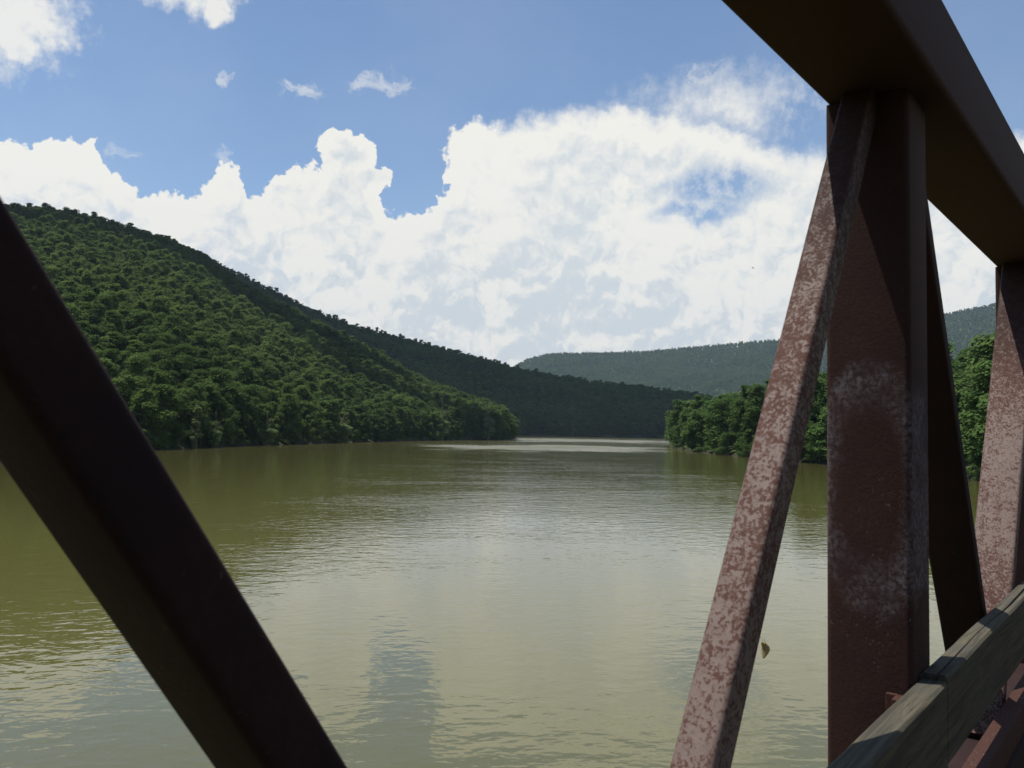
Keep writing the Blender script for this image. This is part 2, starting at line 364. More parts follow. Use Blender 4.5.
def trunk_mesh(name, seed, H, r0):
    g = random.Random(seed); bm = bmesh.new()
    def limb(p0, p1, ra, rb, n=6, seg=4, bend=0.04):
        prev = None; L = (p1-p0).length
        z = (p1-p0).normalized(); x = z.orthogonal().normalized(); y = z.cross(x)
        off = Vector((g.uniform(-1, 1), g.uniform(-1, 1), 0))*L*bend
        for k in range(seg+1):
            t = k/seg; c = p0.lerp(p1, t)+off*math.sin(math.pi*t); rr = ra+(rb-ra)*t
            cur = [bm.verts.new(c+(x*math.cos(2*math.pi*i/n)+y*math.sin(2*math.pi*i/n))*rr) for i in range(n)]
            if prev:
                for i in range(n): bm.faces.new((prev[i], prev[(i+1) % n], cur[(i+1) % n], cur[i]))
            prev = cur
        bm.faces.new(prev)
    top = Vector((g.uniform(-.5, .5), g.uniform(-.5, .5), H*0.86))
    limb(Vector((0, 0, -1.2)), top, r0, r0*0.18, 7, 6)
    for i in range(7):
        t = g.uniform(0.25, 0.75); a = g.uniform(0, 6.28); st = Vector((0, 0, 0)).lerp(top, t)
        en = st+Vector((math.cos(a)*H*0.2, math.sin(a)*H*0.2, H*g.uniform(0.08, 0.2)))
        limb(st, en, r0*(0.5-0.4*t), r0*0.08, 5, 3)
    me = bpy.data.meshes.new(name); bm.to_mesh(me); bm.free(); me.materials.append(BARK)
    me.polygons.foreach_set('use_smooth', [True]*len(me.polygons))
    return me
near_crowns = [crown_mesh('crown', 10+i, h, r, npf, 5200, 0.34, LEAF, b) for i, (h, r, npf, b) in enumerate([(15, 5.0, 30, .12), (17, 5.2, 34, .12), (13, 5.4, 28, .08), (18, 4.4, 32, .15), (14, 4.6, 26, .06), (16, 6.0, 36, .12)])]
def recolour(meshes, mat):
    out = []
    for m_ in meshes:
        c_ = m_.copy(); c_.materials[0] = mat; out.append(c_)
    return out
bank_crowns = recolour(near_crowns, LEAF_BANK)
shrub_crowns = [crown_mesh('crown', 30+i, h, r, npf, 4200, 0.32, LEAF_BANK if i > 2 else LEAF, 0.0) for i, (h, r, npf) in enumerate([(13, 6.5, 26), (11, 7.0, 24), (14, 6.0, 28)]*2)]
near_trunks = [trunk_mesh('trunk', 10+i, h, 0.26) for i, h in enumerate([15, 17, 13, 18, 14, 16])]
mid_crowns = [crown_mesh('crown', 40+i, h, r, npf, 1900, 0.52, LEAF, .1) for i, (h, r, npf) in enumerate([(15, 5.6, 26), (16, 5.8, 30), (13, 6.0, 26), (16.5, 5.2, 28), (14, 5.4, 24)])]
far_crowns = [crown_mesh('crown', 60+i, h, r, npf, 480, 1.1, LEAF, .1) for i, (h, r, npf) in enumerate([(16, 6.6, 14), (17, 7.0, 16), (15, 6.8, 14)])]
tiny_crowns = [crown_mesh('crown', 70+i, h, r, npf, 110, 2.7, LEAF, .1) for i, (h, r, npf) in enumerate([(17, 10, 8), (18, 11, 9), (16, 10, 8)])]

def scatter(step, r0, r1, a0, a1, jit=0.42):
    """jittered grid of ground points between two ranges and two bearings"""
    xs = np.arange(min(0, r1*math.sin(R(a0)))-step, max(0, r1*math.sin(R(a1)))+step, step); ys = np.arange(0, r1+step, step*0.9)
    X, Y = np.meshgrid(xs, ys); X = X+(np.arange(len(ys)) % 2)[:, None]*step*0.5
    X = (X+rng.uniform(-jit, jit, X.shape)*step).ravel(); Y = (Y+rng.uniform(-jit, jit, Y.shape)*step).ravel()
    a = np.degrees(np.arctan2(X, Y)); r = np.hypot(X, Y)
    k = (r > r0) & (r < r1) & (a > a0) & (a < a1)
    return X[k], Y[k]
def pix(x, y, z):
    dx, dy, dz = x, y, z-EYE
    c = dx*_F.x+dy*_F.y+dz*_F.z
    return 512+F_PX*(dx*_r.x+dy*_r.y+dz*_r.z)/c, 384-F_PX*(dx*_v.x+dy*_v.y+dz*_v.z)/c
azA1 = math.degrees(A_SHORE[0][-1])
# near hill
X, Y = scatter(6.3, 60, 900, -50, azA1+0.3)
az = np.arctan2(X, Y); rr = np.hypot(X, Y); Z = height(X, Y)
k = (Z > 0.25) & (rr < ip(A_RIDGE, az, 1)+30) & (rr < 900); XA, YA, ZA = X[k], Y[k], Z[k]
X, Y = scatter(5.2, 500, 900, -50, azA1-1)
az = np.arctan2(X, Y); rr = np.hypot(X, Y); Z = height(X, Y); q = rr-ip(A_RIDGE, az, 1)
k = (q > -45) & (q < 25); XR, YR, ZR = X[k], Y[k], Z[k]
# extra row along the near waterlines
def shore_row(tab, a0, a1, step, off):
    out = []; a = R(a0)
    while a < R(a1):
        r = np.interp(a, tab[0], tab[1])+off+random.uniform(-1.5, 2.5); out.append((r*math.sin(a), r*math.cos(a))); a += step*random.uniform(0.7, 1.3)/r
    return np.array(out)
X, Y = scatter(7.4, 60, 640, math.degrees(E_SHORE[0][0])+0.1, 50)
az = np.arctan2(X, Y); rr = np.hypot(X, Y); Z = height(X, Y)
k = (Z > 0.3) & (rr < ip(E_RIDGE, az, 1)+70); XE, YE, ZE = X[k], Y[k], Z[k]
rowA = shore_row(A_SHORE, -44, azA1-0.4, 3.4, -0.4); rowE = shore_row(E_SHORE, math.degrees(E_SHORE[0][0])+0.25, 46, 3.0, -0.8)

cands = []   # (x, y, z, scale, zone)
for x, y, z in zip(XA, YA, ZA): cands.append((x, y, z, random.uniform(0.84, 0.96) if math.hypot(x, y) > np.interp(math.atan2(x, y), A_RIDGE[0], A_RIDGE[1])-70 else random.choice((0.8, 0.9, 0.95, 1.0, 1.12))*random.uniform(0.93, 1.06), 'A'))
for x, y, z in zip(XR, YR, ZR): cands.append((x, y, z-1.5, random.uniform(0.86, 1.0), 'A'))
for x, y, z in zip(XE, YE, ZE): cands.append((x, y, z, random.choice((0.7, 0.9, 1.0, 1.12))*random.uniform(0.92, 1.08), 'E'))
for x, y in rowA: cands.append((x, y, 0.3, random.uniform(0.34, 0.62), 'a'))
for x, y in rowE: cands.append((x, y, 0.3, random.uniform(0.32, 0.66), 'e'))
def in_view(c):
    u, v = pix(c[0], c[1], c[2]+8*c[3])
    if not (150 < u < 1030 and v > 150): 
        if not (u > 8 and u < 160 and u > 149+(v-440)*0.607): return False
    if 826 < u < 926: return False
    if u > 1000: return False
    if u > 926 and (u < 945+(v-400)*0.07+13 or u > 993-(v-340)*0.09+6): return False
    return True
vis = [c for c in cands if in_view(c)]
vis.sort(key=lambda c: math.hypot(c[0], c[1])/c[3]**0.5)
solo = []; nE = 0; nA = 0
for c in vis:
    if c[4] in 'Ee' and nE < 135: solo.append(c); nE += 1
    elif c[4] in 'Aa' and nA < 158: solo.append(c); nA += 1
solo_set = set(id(c) for c in solo)
rest = [c for c in cands if id(c) not in solo_set]

G_LABEL = {
    'e': ('low bushy green tree overhanging the waterline of the right bank', 'bushy trees along the right waterline'),
    'E': ('tall dense broadleaf tree on the sunlit right bank behind the waterline', 'broadleaf trees on the right bank'),
    'a': ('low bushy tree right at the waterline below the left hill', 'bushy trees along the left waterline'),
    'A': ('dense broadleaf tree on the foot of the left hillside above the waterline', 'broadleaf trees on the foot of the left hill'),
}
def place_tree(c, i, crown=None, name='broadleaf_tree', label=None, cat='tree', group=None, rz=None):
    x, y, z, s, zone = c
    e = bpy.data.objects.new(name, None); link(e); e.location = (x, y, z-0.3); e.empty_display_size = 0.5
    e.rotation_euler = (random.uniform(-.05, .05), random.uniform(-.05, .05), random.uniform(0, 6.28) if rz is None else rz)
    e.scale = (s*random.uniform(.92, 1.1), s*random.uniform(.92, 1.1), s)
    lb, gr = G_LABEL[zone]
    tag(e, label or lb, cat, group if label else gr)
    for nm, me in (('crown', crown or near_crowns[i]), ('trunk', near_trunks[i])):
        ch = bpy.data.objects.new(nm, me); link(ch); ch.parent = e
    return e
for c in solo:
    i = random.randrange(6)
    place_tree(c, i, bank_crowns[i] if c[4] == 'E' else shrub_crowns[i % 3+3] if c[4] == 'e' else shrub_crowns[i % 3] if c[4] == 'a' else None)
# the few pale bushes that stand out along the left waterline
pale = [crown_mesh('crown', 90+i, h, r, 14, 3600, 0.27, LEAF_PALE, .02, lean) for i, (h, r, lean) in enumerate([(13, 2.6, 0.0), (7, 3.6, 0.1), (6, 4.2, -0.1)])]
for px, s, v, lab in ((196, 0.80, 0, 'slender pale green tree at the left waterline, nearest to the big diagonal brace'),
                      (214, 0.62, 1, 'pale rounded bush close beside the slender pale tree at the left waterline'),
                      (268, 0.85, 2, 'pale spreading bush at the left waterline, midway between slender pale tree and brightest bush'),
                      (342, 1.15, 2, 'brightest and widest yellow green bush at the left waterline'),
                      (440, 1.45, 1, 'pale green bush at the left waterline in front of the tall hill end trees'),
                      (487, 1.75, 1, 'pale green rounded tree at the very tip of the left shore')):
    a = R(aim(px, 440)[0]); r = np.interp(a, A_SHORE[0], A_SHORE[1])-5.5
    place_tree((r*math.sin(a), r*math.cos(a), 0.35, s*1.12, 'a'), v, pale[v], 'pale_tree', lab, 'tree', 'pale trees along the left waterline', rz=0.0)

# the rest of the woods: instanced crowns, one object per stretch of forest
hidden_src = {}
def src(me, nm):
    if me.name not in hidden_src: hidden_src[me.name] = bpy.data.objects.new(nm, me)      # never linked: only a source of instances
    return hidden_src[me.name]
def forest(name, pts, scales, meshes, label):
    n = len(pts); me = bpy.data.meshes.new(name); me.vertices.add(n); me.vertices.foreach_set('co', np.asarray(pts, float).ravel())
    g = np.random.default_rng(n)
    at = me.attributes.new('size', 'FLOAT_VECTOR', 'POINT'); sv = np.asarray(scales)[:, None]*g.uniform(0.88, 1.14, (n, 3)); at.data.foreach_set('vector', sv.ravel())
    at = me.attributes.new('turn', 'FLOAT_VECTOR', 'POINT'); tv = np.stack([g.normal(0, .05, n), g.normal(0, .05, n), g.uniform(0, 6.28, n)], 1); at.data.foreach_set('vector', tv.ravel())
    at = me.attributes.new('pick', 'INT', 'POINT'); at.data.foreach_set('value', g.integers(0, len(meshes), n).astype(np.int32))
    o = bpy.data.objects.new(name, me); link(o)
    ng = bpy.data.node_groups.new(name, 'GeometryNodeTree')
    ng.interface.new_socket('Geometry', in_out='INPUT', socket_type='NodeSocketGeometry'); ng.interface.new_socket('Geometry', in_out='OUTPUT', socket_type='NodeSocketGeometry')
    T = NT(ng); gi = T.n('NodeGroupInput'); go = T.n('NodeGroupOutput')
    m2p = T.n('GeometryNodeMeshToPoints', {0: gi.outputs[0]})
    join = T.n('GeometryNodeJoinGeometry')
    for m_ in reversed(meshes):
        oi = T.n('GeometryNodeObjectInfo', {0: src(m_, 'crown')}); oi.inputs[1].default_value = False
        g2i = T.n('GeometryNodeGeometryToInstance', {0: oi.outputs['Geometry']}); ng.links.new(g2i.outputs[0], join.inputs[0])
    def attr(nm, dt): return T.n('GeometryNodeInputNamedAttribute', {0: nm}, data_type=dt).outputs[0]
    iop = T.n('GeometryNodeInstanceOnPoints', {'Points': m2p.outputs[0], 'Instance': join.outputs[0], 'Pick Instance': True, 'Instance Index': attr('pick', 'INT'), 'Scale': attr('size', 'FLOAT_VECTOR')})
    e2r = T.n('FunctionNodeEulerToRotation', {0: attr('turn', 'FLOAT_VECTOR')}); ng.links.new(e2r.outputs[0], iop.inputs['Rotation'])
    ng.links.new(iop.outputs[0], go.inputs[0])
    md = o.modifiers.new('scatter', 'NODES'); md.node_group = ng
    me.materials.append(LEAF)
    return tag(o, label, 'forest', kind='stuff')
bank_mid = recolour(mid_crowns, LEAF_BANK)
for zone, lab, cm in (('Aa', 'unbroken green forest covering the slopes of the left hill', mid_crowns), ('Ee', 'bright green woods behind the trees of the right bank', bank_mid)):
    L_ = [c for c in rest if c[4] in zone]
    forest('forest', [(c[0], c[1], c[2]-.4) for c in L_], [c[3] for c in L_], cm, lab)
X, Y = scatter(8.8, 940, 1560, -34, 34); Z = height(X, Y); az = np.arctan2(X, Y); rr = np.hypot(X, Y)
k = (Z > 0.5) & (rr < ip(B_RIDGE, az, 1)+40) & (az > R(-26)) & (az < R(27)); 
forest('forest', np.stack([X[k], Y[k], Z[k]-1], 1), rng.uniform(0.85, 1.05, k.sum()), far_crowns, 'dark shaded forest on the low ridge beyond the lake')
X, Y = scatter(14, 2500, 4560, -8, 40); Z = height(X, Y); az = np.arctan2(X, Y); rr = np.hypot(X, Y)
k = (rr < ip(C_RIDGE, az, 1)+50) & (Z > 4)
forest('forest', np.stack([X[k], Y[k], Z[k]-2], 1), rng.uniform(0.75, 1.0, k.sum()), tiny_crowns, 'hazy blue green forest on the long far mountain')

# cloud whose shadow lies on the low ridge beyond the lake
def build_cloud(cx, cy, cz, sx, sy, sz, seed):
    bm = bmesh.new(); g = random.Random(seed)
    for i in range(26):
        a = g.uniform(0, 6.28); q = math.sqrt(g.random())
        m_ = Matrix.Translation((cx+math.cos(a)*q*sx*0.8, cy+math.sin(a)*q*sy*0.8, cz+g.uniform(0, 1)*sz*(1-q))) @ Matrix.Diagonal((sx*g.uniform(.22, .4), sy*g.uniform(.25, .42), sz*g.uniform(.35, .6), 1))
        bmesh.ops.create_icosphere(bm, subdivisions=4, radius=1.0, matrix=m_)
    for v in bm.verts:
        n = mnoise.fractal(v.co*0.006, 0.9, 2.0, 5); v.co += Vector((n*30, n*30, n*36)); v.co.z = max(v.co.z, cz-sz*0.2+n*8)
    m, T = new_mat('cloud_vapour'); d = T.n('ShaderNodeBsdfDiffuse', {'Color': (.9, .9, .9, 1)}); t = T.n('ShaderNodeBsdfTranslucent', {'Color': (.8, .8, .82, 1)})
    finish(T, T.n('ShaderNodeMixShader', {0: 0.45, 1: d.outputs[0], 2: t.outputs[0]}))
    o = bm_obj('cloud', bm, m, smooth=True); tag(o, 'flat based cumulus drifting high overhead', kind='structure')
CL_Z = 1900.0
def cloud_over(gx, gy, gz, sx, sy, sz, seed, cz=CL_Z):
    t = (cz-gz)/sun_dir.z
    build_cloud(gx+sun_dir.x*t, gy+sun_dir.y*t, cz, sx, sy, sz, seed)
cloud_over(-60, 1290, 60, 620, 330, 120, 3)
cloud_over(-330, 660, 150, 230, 95, 60, 8)
cloud_over(-95, 560, 60, 90, 45, 40, 11)

# ------------------------------------------------------------------ haze
bm = bmesh.new(); bmesh.ops.create_cube(bm, size=1.0, matrix=Matrix.Translation((0, 2500, 440)) @ Matrix.Diagonal((9000, 7600, 890, 1)))
m, T = new_mat('haze_air'); pv = T.n('ShaderNodeVolumePrincipled', {'Color': (0.62, 0.80, 1.0, 1), 'Density': 0.000055, 'Anisotropy': 0.2})
T.n('ShaderNodeOutputMaterial', {'Volume': pv.outputs[0]})
o = bm_obj('haze', bm, m); tag(o, 'thin summer haze over the valley', kind='stuff')

# ================================================================== the footbridge
S = 1.72
u_ = Vector((math.sin(BR), math.cos(BR), 0)); n_ = Vector((-math.cos(BR), math.sin(BR), 0)); Zv = Vector((0, 0, 1))
BM = Matrix(((u_.x, n_.x, 0, 0), (u_.y, n_.y, 0, 0), (0, 0, 1, EYE), (0, 0, 0, 1)))   # bridge frame: along, outwards, up
HB, HT = 0.375*S, 0.476*S                                  # underside and top of the top chord
def mat_steel(name, pale, seed, patch=False, DEEP=0.6, CHORD_SHADE=0.92, r1=(0.034, 0.014, 0.010, 1), r2=(0.090, 0.038, 0.027, 1)):
    """weathered brown steel: chalky bleached skin eaten by dark red rust freckles"""
    m, T = new_mat(name); P = T.n('ShaderNodeTexCoord').outputs['Object']; P = T.vm('ADD', P, (seed, seed*0.7, -seed))
    dist = T.vm('ADD', P, T.vm('MULTIPLY', T.n('ShaderNodeTexNoise', {'Vector': P, 'Scale': 60.0, 'Detail': 3.0}).outputs['Color'], (0.008, 0.008, 0.008)))
    fr = T.noise(dist, 170, 4, 0.65); md = T.noise(P, 55, 4, 0.6); big = T.noise(P, 2.6, 3, 0.5)
    f = T.m('ADD', T.m('ADD', T.m('MULTIPLY', fr, 0.55), T.m('MULTIPLY', md, 0.30)), T.m('MULTIPLY', big, 0.25))
    mask = T.smooth(f, 0.540-pale, 0.630-pale)           # 1 = rust
    rust = T.mixc(T.noise(P, 140, 3, 0.6), r1, r2)
    skin = T.mixc(T.noise(P, 35, 4, 0.6), (0.14, 0.090, 0.076, 1), (0.25, 0.190, 0.163, 1))
    c = T.mixc(mask, skin, rust)
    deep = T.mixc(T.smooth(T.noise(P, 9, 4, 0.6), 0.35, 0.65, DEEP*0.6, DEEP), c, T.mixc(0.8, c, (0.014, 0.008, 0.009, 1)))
    if patch:   # lime bloom left by run-off on the near post
        O = T.n('ShaderNodeTexCoord').outputs['Object']; s = T.n('ShaderNodeSeparateXYZ', {0: O})
        wv = T.m('ADD', T.m('MULTIPLY', T.m('SUBTRACT', T.noise(O, 16, 5, 0.65), 0.5), 0.05), T.m('MULTIPLY', T.m('SUBTRACT', T.noise(O, 5, 2, 0.5), 0.5), 0.06))
        qy = T.m('DIVIDE', T.m('ABSOLUTE', T.m('SUBTRACT', T.m('ADD', s.outputs[1], wv), PATCH[0])), PATCH[1])
        qz = T.m('DIVIDE', T.m('ABSOLUTE', T.m('SUBTRACT', T.m('ADD', s.outputs[2], wv), PATCH[2])), PATCH[3])
        q = T.m('POWER', T.m('ADD', T.m('POWER', qy, 2.6), T.m('POWER', qz, 2.6)), 0.385)
        ringm = T.m('MULTIPLY', T.smooth(q, 0.60, 1.05), T.smooth(q, 1.28, 1.10))
        ringm = T.m('MULTIPLY', ringm, T.smooth(T.noise(O, 9, 3, 0.6), 0.36, 0.60, 0.15, 1.0))
        ringm = T.m('MULTIPLY', ringm, T.smooth(T.noise(O, 110, 5, 0.75), 0.38, 0.66, 0.05, 0.7))
        deep = T.mixc(ringm, deep, (0.22, 0.19, 0.21, 1))
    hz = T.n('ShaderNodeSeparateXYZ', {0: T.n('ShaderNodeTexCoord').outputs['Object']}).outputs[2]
    top_shade = T.smooth(T.m('ADD', hz, T.m('MULTIPLY', T.m('SUBTRACT', md, 0.5), 0.25)), HB-0.50, HB-0.20, 0.0, CHORD_SHADE)      # shade below the top chord, painted into the steel colour as dark rust
    deep = T.mixc(top_shade, deep, T.mixc(fr, (0.020, 0.011, 0.009, 1), (0.06, 0.026, 0.020, 1)))
    bump = T.n('ShaderNodeBump', {'Strength': 0.45, 'Distance': 0.0012, 'Height': T.m('ADD', fr, T.m('MULTIPLY', md, 0.6))})
    rough = T.mixf(mask, 0.62, 0.85)
    finish(T, T.n('ShaderNodeBsdfPrincipled', {'Base Color': deep, 'Roughness': rough, 'Normal': bump.outputs[0], 'Specular IOR Level': 0.25}))
    return m
# post patch centre/half sizes in the bridge frame (n and h), metres
PATCH = (0.266*S, 0.045*S, -0.052*S, 0.112*S)
ST_POST = mat_steel('rusted_post_steel', 0.16, 1.3, True)
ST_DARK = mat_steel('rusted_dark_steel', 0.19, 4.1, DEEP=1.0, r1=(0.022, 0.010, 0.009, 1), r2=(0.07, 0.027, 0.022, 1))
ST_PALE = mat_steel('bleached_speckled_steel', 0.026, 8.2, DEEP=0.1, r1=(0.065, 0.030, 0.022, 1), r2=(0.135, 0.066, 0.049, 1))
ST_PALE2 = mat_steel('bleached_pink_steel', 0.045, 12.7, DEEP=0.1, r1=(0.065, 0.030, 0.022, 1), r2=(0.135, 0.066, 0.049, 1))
ST_RAIL = mat_steel('red_brown_rail_steel', 0.15, 3.3, DEEP=0.0)

def tube(name, c0, c1, wn, wt, mat, parent, bev=0.010, cut=None):
    """hollow-section look: rounded rectangular bar from c0 to c1 (bridge frame), wn across (n), wt in the truss plane"""
    c0 = Vector(c0); c1 = Vector(c1); a = (c1-c0).normalized(); nn = Vector((0, 1, 0)); t = a.cross(nn).normalized()
    L = (c1-c0).length; bm = bmesh.new(); ring = []
    k = 4; hw, ht = wn/2, wt/2; prof = []
    for (sx, sy, a0) in ((1, 1, 0), (-1, 1, 90), (-1, -1, 180), (1, -1, 270)):
        for i in range(k+1):
            an = R(a0+90*i/k); prof.append((sx*(hw-bev)+bev*math.cos(an), sy*(ht-bev)+bev*math.sin(an)))
    nseg = max(1, int(L/0.25)); rings = []
    for j in range(nseg+1):
        c = c0+a*(L*j/nseg); rings.append([bm.verts.new(c+nn*p[0]+t*p[1]) for p in prof])
    n = len(prof)
    for j in range(nseg):
        for i in range(n): bm.faces.new((rings[j][i], rings[j][(i+1) % n], rings[j+1][(i+1) % n], rings[j+1][i]))
    bm.faces.new(rings[0][::-1]); bm.faces.new(rings[-1]); bmesh.ops.recalc_face_normals(bm, faces=bm.faces)
    o = bm_obj(name, bm, mat, parent, smooth=False)
    for p in o.data.polygons: p.use_smooth = len(p.vertices) == 4
    try: o.data.set_sharp_from_angle(angle=R(40))
    except Exception: pass
    return o
bridge = bpy.data.objects.new('footbridge', None); link(bridge); bridge.matrix_world = BM
tag(bridge, 'rusty steel truss footbridge with weathered timber handrail, crossing the lake in the foreground', 'bridge')
P0, PITCHN = 1.043, 1.168                                  # first post centre and panel length, in units of S
BOT = -0.47*S
WN = dict(chord=(0.1945*S, 0.3138*S), post=(0.2247*S, 0.3138*S))
HB2 = -1.50                                                # deck level below the eye
BRACES = {(1, 0, -1): (0.2575, 0.2890, 0.7491, 1.50, 0.035), (1, -1, 1): (0.2500, 0.2950, 0.1326, 1.433, 0.026), (1, 0, 1): (0.2400, 0.3045, 1.3498, 1.4675, 0.027), (1, 1, -1): (0.2280, 0.2950, 1.9023, 1.49, 0.028)}
def truss(side):
    """one side of the bridge; side=+1 is the truss in the photograph, -1 the one behind the viewer"""
    off = 0.0 if side > 0 else None
    def N(v): return v if side > 0 else -(v+1.15)
    s0, s1 = (P0-5*PITCHN)*S, (P0+13*PITCHN)*S
    cn = (WN['chord'][0]+WN['chord'][1])/2; cw = WN['chord'][1]-WN['chord'][0]
    tube('top_chord', (s0, N(cn), (HB+HT)/2), (s1, N(cn), (HB+HT)/2), cw, HT-HB, ST_DARK, bridge, 0.014)
    tube('bottom_chord', (s0, N(cn), BOT-0.08), (s1, N(cn), BOT-0.08), cw*0.9, 0.15, ST_DARK, bridge, 0.012)
    pn = (WN['post'][0]+WN['post'][1])/2; pw = WN['post'][1]-WN['post'][0]
    for k in range(-5, 14):
        s = (P0+k*PITCHN)*S
        tube('vertical_post', (s, N(pn), HB2-0.25), (s, N(pn), HB-0.0015), pw-0.0006, 0.0855*S, ST_POST if (k == 0 and side > 0) else ST_DARK, bridge, 0.011)
        mid = s+PITCHN*S/2
        # brace descending towards the viewer and brace descending away
        top_h = HB+0.02
        for sg in (-1, 1):
            # inner and outer face, place at eye height, steepness, depth (the welds are not all alike)
            ni, no, se, ml, th = BRACES.get((side, k, sg), (0.235, 0.2955, P0+k*PITCHN+sg*0.298, 1.48, 0.028))
            st = se*S-sg*top_h/ml; en = se*S-sg*BOT/ml
            if (sg > 0 and en > s1-0.3) or (sg < 0 and k == -5): continue
            q = (ni, no)
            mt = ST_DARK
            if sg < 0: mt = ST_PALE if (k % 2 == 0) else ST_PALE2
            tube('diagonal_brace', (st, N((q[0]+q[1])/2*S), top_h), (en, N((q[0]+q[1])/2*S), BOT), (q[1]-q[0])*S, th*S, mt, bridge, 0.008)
    # steel safety rails under the timber
    if side > 0:
        a, b = 0.1945*S, 0.2205*S
    else:
        a, b = N(0.1945*S), N(0.2205*S)
    for i, hh in enumerate((-0.403, -0.52, -0.637, -0.754)):
        tube('safety_rail', (s0, (a+b)/2, hh*S-0.036), (s1, (a+b)/2, hh*S-0.036), abs(b-a), 0.072, ST_RAIL, bridge, 0.005)
truss(1); truss(-1)
# bracket on the near post
bm = bmesh.new()
bs, bn, bh = 0.985*S, 0.2345*S, -0.245*S
def plate(bm, c, sx, sy, sz):
    bmesh.ops.create_cube(bm, size=1, matrix=Matrix.Translation(c) @ Matrix.Diagonal((sx, sy, sz, 1)))
for k in range(-4, 13):
    bm = bmesh.new(); c = (P0-0.043+k*PITCHN)*S
    plate(bm, (c-0.022, 0.2325*S, -0.300*S), 0.042, 0.026, 0.11); plate(bm, (c-0.006, 0.2375*S, -0.300*S), 0.008, 0.045, 0.11)
    bmesh.ops.bevel(bm, geom=list(bm.edges), offset=0.0015, segments=1, affect='EDGES')
    bm_obj('rail_bracket', bm, ST_RAIL, bridge)

# timber handrail: boards butt-jointed, checked and weathered
def mat_timber(name='weathered_timber', k=1.0):
    m, T = new_mat(name); O = T.n('ShaderNodeTexCoord').outputs['Object']
    st = T.vm('MULTIPLY', O, (1.4, 26, 26)); g1 = T.noise(st, 3.0, 6, 0.65, 0.6); g2 = T.noise(T.vm('MULTIPLY', O, (2.2, 60, 60)), 2.0, 5, 0.7)
    blot = T.noise(O, 7, 5, 0.6)
    c = T.mixc(T.smooth(g1, 0.32, 0.68), (0.082, 0.076, 0.060, 1), (0.20, 0.175, 0.118, 1))
    c = T.mixc(T.smooth(blot, 0.45, 0.68, 0, 0.75), c, (0.13, 0.125, 0.10, 1))
    c = T.mixc(T.smooth(g2, 0.60, 0.70, 0, 0.85), c, (0.03, 0.025, 0.02, 1))
    c = T.mixc(1.0, c, (k, k, k, 1), 'MULTIPLY')
    b = T.n('ShaderNodeBump', {'Strength': 0.7, 'Distance': 0.003, 'Height': T.m('ADD', g1, T.m('MULTIPLY', g2, 0.7))})
    finish(T, T.n('ShaderNodeBsdfPrincipled', {'Base Color': c, 'Roughness': 0.85, 'Normal': b.outputs[0], 'Specular IOR Level': 0.2}))
    return m
TIMBER = mat_timber(k=0.60); DECK = mat_timber('dark_deck_timber', 0.35)  # unseen deck darkened to cut sunlight bounced up onto the steel
def board(s0, s1, n0, n1, h1, h0, split):
    """one handrail board; a drying check runs along its top"""
    bm = bmesh.new(); nseg = max(2, int((s1-s0)/0.06)); g = random.Random(int(s0*100)); rings = []
    w = n1-n0; cpos = n0+w*0.42
    for j in range(nseg+1):
        s = s0+(s1-s0)*j/nseg; wob = 0.0012*math.sin(s*9)+g.uniform(-.0005, .0005); cw = (0.0022+0.0012*math.sin(s*5)) if split else 0.0003
        dp = 0.014 if split else 0.0004; cc = cpos+0.002*math.sin(s*6.5)
        pr = [(n0, h0+0.004), (n0, h1-0.005), (n0+0.005, h1), (cc-cw, h1-0.0004), (cc, h1-dp), (cc+cw, h1-0.0004), (n1-0.005, h1), (n1, h1-0.005), (n1, h0+0.004), (n1-0.004, h0), (n0+0.004, h0)]
        rings.append([bm.verts.new((s, a, b+wob)) for a, b in pr])
    n = len(rings[0])
    for j in range(nseg):
        for i in range(n): bm.faces.new((rings[j][i], rings[j][(i+1) % n], rings[j+1][(i+1) % n], rings[j+1][i]))
    bm.faces.new(rings[0][::-1]); bm.faces.new(rings[-1]); bmesh.ops.recalc_face_normals(bm, faces=bm.faces)
    return bm
JN = 1.03*S
n0, n1 = 0.1975*S, 0.2245*S
for side in (1, -1):
    a, b = (n0, n1) if side > 0 else (-(n1+1.15), -(n0+1.15))
    s = -5.0
    joints = [-6.4, -2.7, JN, JN+3.66, JN+7.32, JN+10.98, JN+14.64, JN+18.3]
    for i in range(len(joints)-1):
        near = (joints[i+1] <= JN+0.01)
        h1 = (-0.2555 if near else -0.2495)*S; h0 = h1-0.158
        bm_obj('handrail_board', board(joints[i]+0.002, joints[i+1]-0.002, a, b, h1, h0, not near), TIMBER, bridge)
# deck and floor beams
bm = bmesh.new(); s = -6.5; g = random.Random(2)
while s < 24.0:
    plate(bm, (s+0.07, -0.575, HB2-0.02+g.uniform(-.002, .002)), 0.134, 1.50, 0.04); s += 0.146
bm_obj('deck', bm, DECK, bridge)
for k in range(-5, 14):
    tube('floor_beam', ((P0+k*PITCHN)*S, -(0.2240*S+1.15), HB2-0.15), ((P0+k*PITCHN)*S, 0.2240*S, HB2-0.15), 0.12, 0.15, ST_DARK, bridge, 0.008) if False else None
for k in range(-5, 14):
    bm = bmesh.new(); plate(bm, ((P0+k*PITCHN)*S, -0.575, HB2-0.125), 0.10, 1.15+2*0.2240*S, 0.15)
    bm_obj('floor_beam', bm, ST_DARK, bridge)

